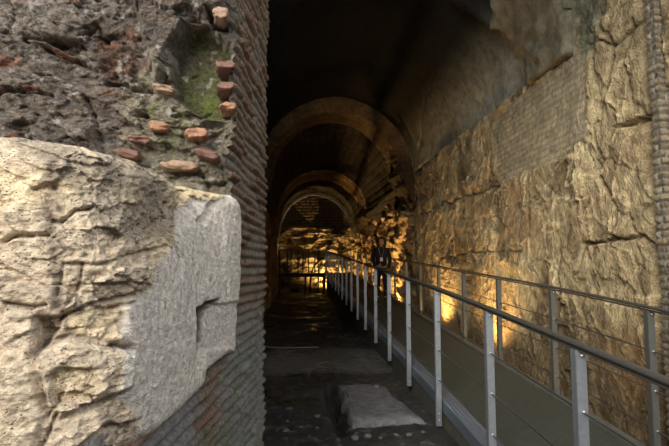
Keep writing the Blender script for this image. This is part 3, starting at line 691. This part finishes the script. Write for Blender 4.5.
# ================================================================== FLOOR THINGS
def slab():
    bm = bmesh.new(); n = 40; m = 36
    c = [Vector((.50, 4.72, 0)), Vector((1.30, 4.78, 0)), Vector((1.12, 6.15, 0)), Vector((.50, 6.18, 0))]
    g = []
    for i in range(n+1):
        row = []
        for j in range(m+1):
            u = i/n; v = j/m; e = min(u, 1-u, v, 1-v)
            p = (c[0]*(1-u)+c[1]*u)*(1-v)+(c[3]*(1-u)+c[2]*u)*v
            z = .085*min(1, e*16)**.5+.010*float(fbm(u*5, v*5, o=4, s=901))-.06*(max(0, u-.72)/.28)**1.5*(1 if v < .6 else .7)-.0
            p = p+Vector((float(vn(u*7, v*7, s=903))*.035*(e < .12), float(vn(u*7, v*7, s=904))*.04*(e < .12), 0))
            row.append(bm.verts.new((p.x-.85, p.y-5.45, z if e > 0 else -.08)))
        g.append(row)
    for i in range(n):
        for j in range(m): bm.faces.new((g[i][j], g[i+1][j], g[i+1][j+1], g[i][j+1]))
    bnd = [g[i][0] for i in range(n+1)]+[g[n][j] for j in range(1, m+1)]+[g[i][m] for i in range(n-1, -1, -1)]+[g[0][j] for j in range(m-1, 0, -1)]
    bm.faces.new(bnd[::-1])
    o = from_bm('stone_slab', bm, M_slab, None, True); o.location = (.85, 5.45, 0)
    tag(o, 'pale grey broken slab lying on the dark floor beside the ramp', 'slab')
slab()
def stone(x, y, r, label, group=None, mat=M_stone, sq=.6):
    bm = bmesh.new(); bmesh.ops.create_icosphere(bm, subdivisions=3, radius=r)
    for v in bm.verts:
        c = v.co/r; k = 1+.35*float(vn(c.x*1.5+x*9, c.y*1.5+y*9, c.z*1.5, 950))+.1*float(vn(c.x*4, c.y*4, c.z*4+x, 951)); v.co = Vector((v.co.x*k, v.co.y*k, v.co.z*k*sq))
    o = from_bm('stone', bm, mat, None, True); o.location = (x, y, r*sq*.5); o.rotation_euler.z = x*7
    tag(o, label, 'stone', group)
for i in range(9):
    stone(-.12+(i%3)*.16+random.random()*.08, 4.7+(i//3)*.3+random.random()*.2, .018+.022*random.random(), 'small grey stone scattered on the dark floor between the pier and the slab', 'small stones left of the slab')
for i in range(6):
    stone(.5+i*.13+random.random()*.04, 4.45+random.random()*.2, .02+.03*random.random(), 'small dark stone in the rubble along the near edge of the slab', 'small stones in front of the slab')
stone(.95, 5.95, .05, 'pale flat stone lying on the back corner of the slab', None, M_slab, .4); bpy.data.objects['stone.015'].location.z = .095
bm = bmesh.new()
cp = [un(262, 333, X=-.85)]; cp = [Vector((-.92, 9.9, .45)), Vector((-.86, 9.7, .22)), Vector((-.74, 9.3, .09)), Vector((-.52, 9.0, .06)), Vector((-.1, 8.9, .06)), Vector((.4, 8.95, .055))]
fine = []
for a, b, c_, d_ in zip([cp[0]]+cp[:-2], cp[:-1], cp[1:], cp[2:]+[cp[-1]]):
    for q in range(6):
        t = q/6; fine.append(.5*((2*b)+(-a+c_)*t+(2*a-5*b+4*c_-d_)*t*t+(-a+3*b-3*c_+d_)*t**3))
fine.append(cp[-1])
tube(bm, fine, .011, 8); o = from_bm('cable', bm, M_cable, None, True)
tag(o, 'thin pale cable drooping from the left wall onto the floor', 'cable')

# ================================================================== PERSON
def skin_mesh(name, chains, mat, parent, sub=2):
    """chains: lists of (x,y,z,r) sharing joints by coordinate; first vertex is the root"""
    verts = []; rad = []; edges = []; key = {}
    for ch in chains:
        prev = None
        for (x, y, z, r) in ch:
            k = (round(x, 4), round(y, 4), round(z, 4))
            if k not in key: key[k] = len(verts); verts.append((x, y, z)); rad.append(r)
            i = key[k]
            if prev is not None and prev != i: edges.append((prev, i))
            prev = i
    me = bpy.data.meshes.new(name); bm = bmesh.new(); sl = bm.verts.layers.skin.verify()
    bv = [bm.verts.new(v) for v in verts]
    for a, b in edges: bm.edges.new((bv[a], bv[b]))
    for i, r in enumerate(rad): bv[i][sl].radius = r if isinstance(r, tuple) else (r, r)
    bv[0][sl].use_root = True
    bm.to_mesh(me); bm.free()
    me.materials.append(mat); o = link(bpy.data.objects.new(name, me), parent)
    s = o.modifiers.new('skin', 'SKIN'); s.use_smooth_shade = True
    u = o.modifiers.new('sub', 'SUBSURF'); u.levels = sub; u.render_levels = sub
    return o
def ell(bm, c, s, seg=20):
    bmesh.ops.create_uvsphere(bm, u_segments=seg, v_segments=seg-6, radius=1, matrix=Matrix.Translation(c) @ Matrix.Diagonal((*s, 1)))
def person():
    r = empty('person', (2.20, 12.55, dz(12.55)+.004), 'person in black with a white badge on a lanyard, standing on the ramp', 'person')
    r.rotation_euler.z = math.radians(-8)
    K = .978
    # body: one continuous surface, head to hands and feet
    ch = [[(0, 0, .90, .115), (0, 0, 1.02, .105), (0, -.01, 1.16, .12), (0, -.005, 1.32, .115), (0, 0, 1.40, .055), (0, -.005, 1.46, .045), (0, -.02, 1.52, .06)]]
    for s in (-1, 1):
        ch.append([(0, 0, .90, .115), (s*.085, 0, .84, .08), (s*.095, -.01, .48, .052), (s*.10, .015, .30, .05), (s*.105, .02, .09, .036)])
        ch.append([(s*.105, .02, .09, .036), (s*.12, -.12, .04, .033)])
    arms = {-1: [(-.165, 0, 1.345, .052), (-.215, .02, 1.08, .04), (-.17, -.10, .90, .032), (-.115, -.155, .915, .024)],
            1: [(.165, 0, 1.345, .052), (.225, .02, 1.08, .04), (.19, -.09, .88, .032), (.165, -.135, .82, .024)]}
    for s in (-1, 1): ch.append([(0, -.005, 1.32, .115)]+arms[s])
    b = skin_mesh('body', ch, M_skin, r)
    # head shape, ears, nose and mouth
    bm = bmesh.new(); bmesh.ops.create_uvsphere(bm, u_segments=28, v_segments=20, radius=1)
    for v in bm.verts:
        x, y, z = v.co; w = .074*(1-.22*max(0, -z)**1.3)
        v.co = Vector((x*w, y*.092-(.012 if z < -.3 and y < 0 else 0), z*.115))
        if y < -.5: 
            v.co.y -= .018*math.exp(-((v.co.x/.012)**2+((v.co.z+.012)/.022)**2))                       # nose
            v.co.y += .008*(math.exp(-(((abs(v.co.x)-.03)/.014)**2+((v.co.z-.012)/.012)**2)))           # eye sockets
            v.co.y -= .006*math.exp(-((v.co.x/.02)**2+((v.co.z+.055)/.008)**2))                          # lips
    for s in (-1, 1): ell(bm, (s*.076, .005, -.005), (.012, .02, .03), 12)
    h = from_bm('head', bm, M_skin, r, True); h.location = (0, -.015, 1.545); h.rotation_euler = (math.radians(6), 0, math.radians(8))
    for s in (-1, 1):
        bm = bmesh.new(); ell(bm, (s*.030, -.080, .012), (.012, .008, .007), 12); from_bm('eye', bm, M_white, h, True)
    bm = bmesh.new(); ell(bm, (0, -.090, -.056), (.022, .006, .006), 12); from_bm('mouth', bm, plain('lips', (.3, .1, .09), .5), h, True)
    # hair: cap with face opening and lengths falling on the shoulders
    bm = bmesh.new(); bmesh.ops.create_uvsphere(bm, u_segments=32, v_segments=24, radius=1)
    for v in bm.verts:
        x, y, z = v.co; n = 1+.05*float(vn(x*5, y*5, z*3, 33))
        v.co = Vector((x*.094*n, y*.108*n+.012, z*.132*n+.012))
        if y < -.1 and z < .55 and abs(x) < .72: v.co.y = -.02
    for s in (-1, 1):
        tube(bm, [(s*.075, -.01, .04), (s*.088, -.015, -.05), (s*.095, -.02, -.13), (s*.085, -.03, -.21)], [.03, .034, .032, .015], 10)
    tube(bm, [(0, .07, .05), (0, .085, -.06), (0, .085, -.16), (0, .08, -.23)], [.07, .085, .08, .04], 12)
    hh = from_bm('hair', bm, M_hair, r, True); hh.location = h.location; hh.rotation_euler = h.rotation_euler
    # hands with five fingers
    for s in (-1, 1):
        w = Vector(arms[s][-1][:3]); e = Vector(arms[s][-2][:3]); d = (w-e).normalized()
        side = Vector((-s*.3, -1, 0)).cross(d).normalized(); palm = d.cross(side).normalized()
        def pt(a, b_, c_, rr): q = w+d*a+side*b_+palm*c_; return (q.x, q.y, q.z, rr)
        hc = [[pt(0, 0, 0, .022), pt(.035, 0, 0, (.030, .016)), pt(.07, 0, 0, (.034, .014))]]
        for f, (off, ln) in enumerate(((-.030, .062), (-.010, .072), (.010, .068), (.029, .052))):
            hc.append([pt(.07, 0, 0, (.034, .014)), pt(.085, off, 0, .009), pt(.085+ln*.5, off*1.05, -.008, .008), pt(.085+ln*.8, off*1.05, -.028, .007)])
        hc.append([pt(.035, 0, 0, (.030, .016)), pt(.045, -.035, -.006, .011), pt(.075, -.052, -.018, .009), pt(.095, -.052, -.028, .007)])
        skin_mesh('hand', hc, M_skin, r, 1)
    # jacket with collar
    jc = [[(0, 0, .86, (.165, .125)), (0, 0, .98, (.155, .12)), (0, -.01, 1.14, (.165, .13)), (0, -.005, 1.29, (.17, .125)), (0, .0, 1.385, (.085, .08)), (0, 0, 1.43, (.062, .062))]]
    for s in (-1, 1): jc.append([(0, -.005, 1.29, (.17, .125)), (s*.165, 0, 1.335, .075), (s*.20, .01, 1.22, .066), (s*.228, .02, 1.07, .058), (arms[s][2][0], arms[s][2][1], arms[s][2][2]+.03, .050), ((arms[s][3][0]*.85+arms[s][2][0]*.15), arms[s][3][1]*.85+arms[s][2][1]*.15, arms[s][3][2]+.005, .040)])
    skin_mesh('jacket', jc, M_cloth, r)
    tc = [[(0, 0, .90, (.14, .115)), (0, 0, .84, (.13, .11))]]
    for s in (-1, 1): tc.append([(0, 0, .84, (.13, .11)), (s*.088, 0, .76, .092), (s*.095, -.01, .48, .068), (s*.10, .012, .28, .062), (s*.105, .02, .10, .058)])
    skin_mesh('trousers', tc, M_trous, r)
    for s in (-1, 1):
        bm = bmesh.new(); bmesh.ops.create_uvsphere(bm, u_segments=20, v_segments=12, radius=1)
        for v in bm.verts: x, y, z = v.co; v.co = Vector((x*.048*(1-.15*y), y*.135-.04, max(z, -.55)*.055*(1.15+.5*y)+.03))
        from_bm('shoe', bm, M_black, r, True).location = (s*.112, 0, 0)
    bm = bmesh.new()
    for s in (-1, 1): tube(bm, [(s*.07, .01, 1.43), (s*.072, -.09, 1.38), (s*.05, -.135, 1.28), (s*.02, -.15, 1.17), (0, -.152, 1.13)], .006, 6, 1.6, .5)
    lo = from_bm('lanyard', bm, M_strap, r, True)
    bm = bmesh.new(); bx(bm, (0, -.158, 1.085), (.075, .006, .10), bev=.002); bg = from_bm('badge', bm, M_white, r); bg['label'] = 'white badge card'
    r.scale = (K, K, K)
person()

# ================================================================== LIGHT: daylight from the open end behind the camera
# masonry over the arch, and an unseen roof added so daylight enters from behind
X, Y = np.meshgrid(lin(-3.6, 5.6, 40), lin(.5, 5.1, 60), indexing='ij')
P = np.stack([X, Y, 5.55+.05*fbm(X*2, Y*2, s=980)], -1)
tag(grid('added_roof', P, np.full(P.shape, .12), M_vault), kind='structure')
X, Z = np.meshgrid(lin(-3.6, 3.6, 70), lin(3.9, 5.7, 30), indexing='ij')
P = np.stack([X, 5.02+.03*fbm(X*2, Z*2, s=981), Z], -1)
keep = (np.hypot(X-1.06, Z-3.92) > 1.98)[:-1, :-1]
tag(grid('wall_over_arch', P, np.broadcast_to(np.array([.17,.165,.12]), P.shape), M_vault, keep), kind='structure')

# unseen low walls added to cut skylight reaching deep into the passage
X, Z = np.meshgrid(lin(-6, 5.6, 60), lin(-.05, 3.6, 50), indexing='ij')
b, bid, _ = bricks(X, Z, .3, .12, .2, 60)
tag(grid('wall_lightblock_front', np.stack([X, -3.5+.02*b, Z], -1), mix(MORT*.8, BRK, b), M_brick), kind='structure')
Y, Z = np.meshgrid(lin(-3.5, 3.85, 60), lin(-.05, 3.6, 50), indexing='ij')
tag(grid('wall_lightblock_side', np.stack([5.55+.05*fbm(Y, Z, s=983), Y, Z], -1), np.full(Y.shape+(3,), .15), M_wall), kind='structure')
w = bpy.data.worlds.new('sky'); SC.world = w; w.use_nodes = True
bg = w.node_tree.nodes['Background']; bg.inputs[0].default_value = (.96, .97, 1, 1); bg.inputs[1].default_value = 2.1
sd = bpy.data.lights.new('sun', 'SUN'); sd.energy = 5.2; sd.angle = math.radians(35); sd.color = (1, .92, .78)
so = link(bpy.data.objects.new('sun', sd)); so.rotation_euler = Vector((.42, .82, -.36)).to_track_quat('-Z', 'Y').to_euler()

vs = SC.view_settings
SC.display_settings.display_device = 'sRGB'
vs.view_transform = 'Standard'; vs.look = 'None'; vs.gamma = 1; vs.use_curve_mapping = False; vs.exposure = 0.28
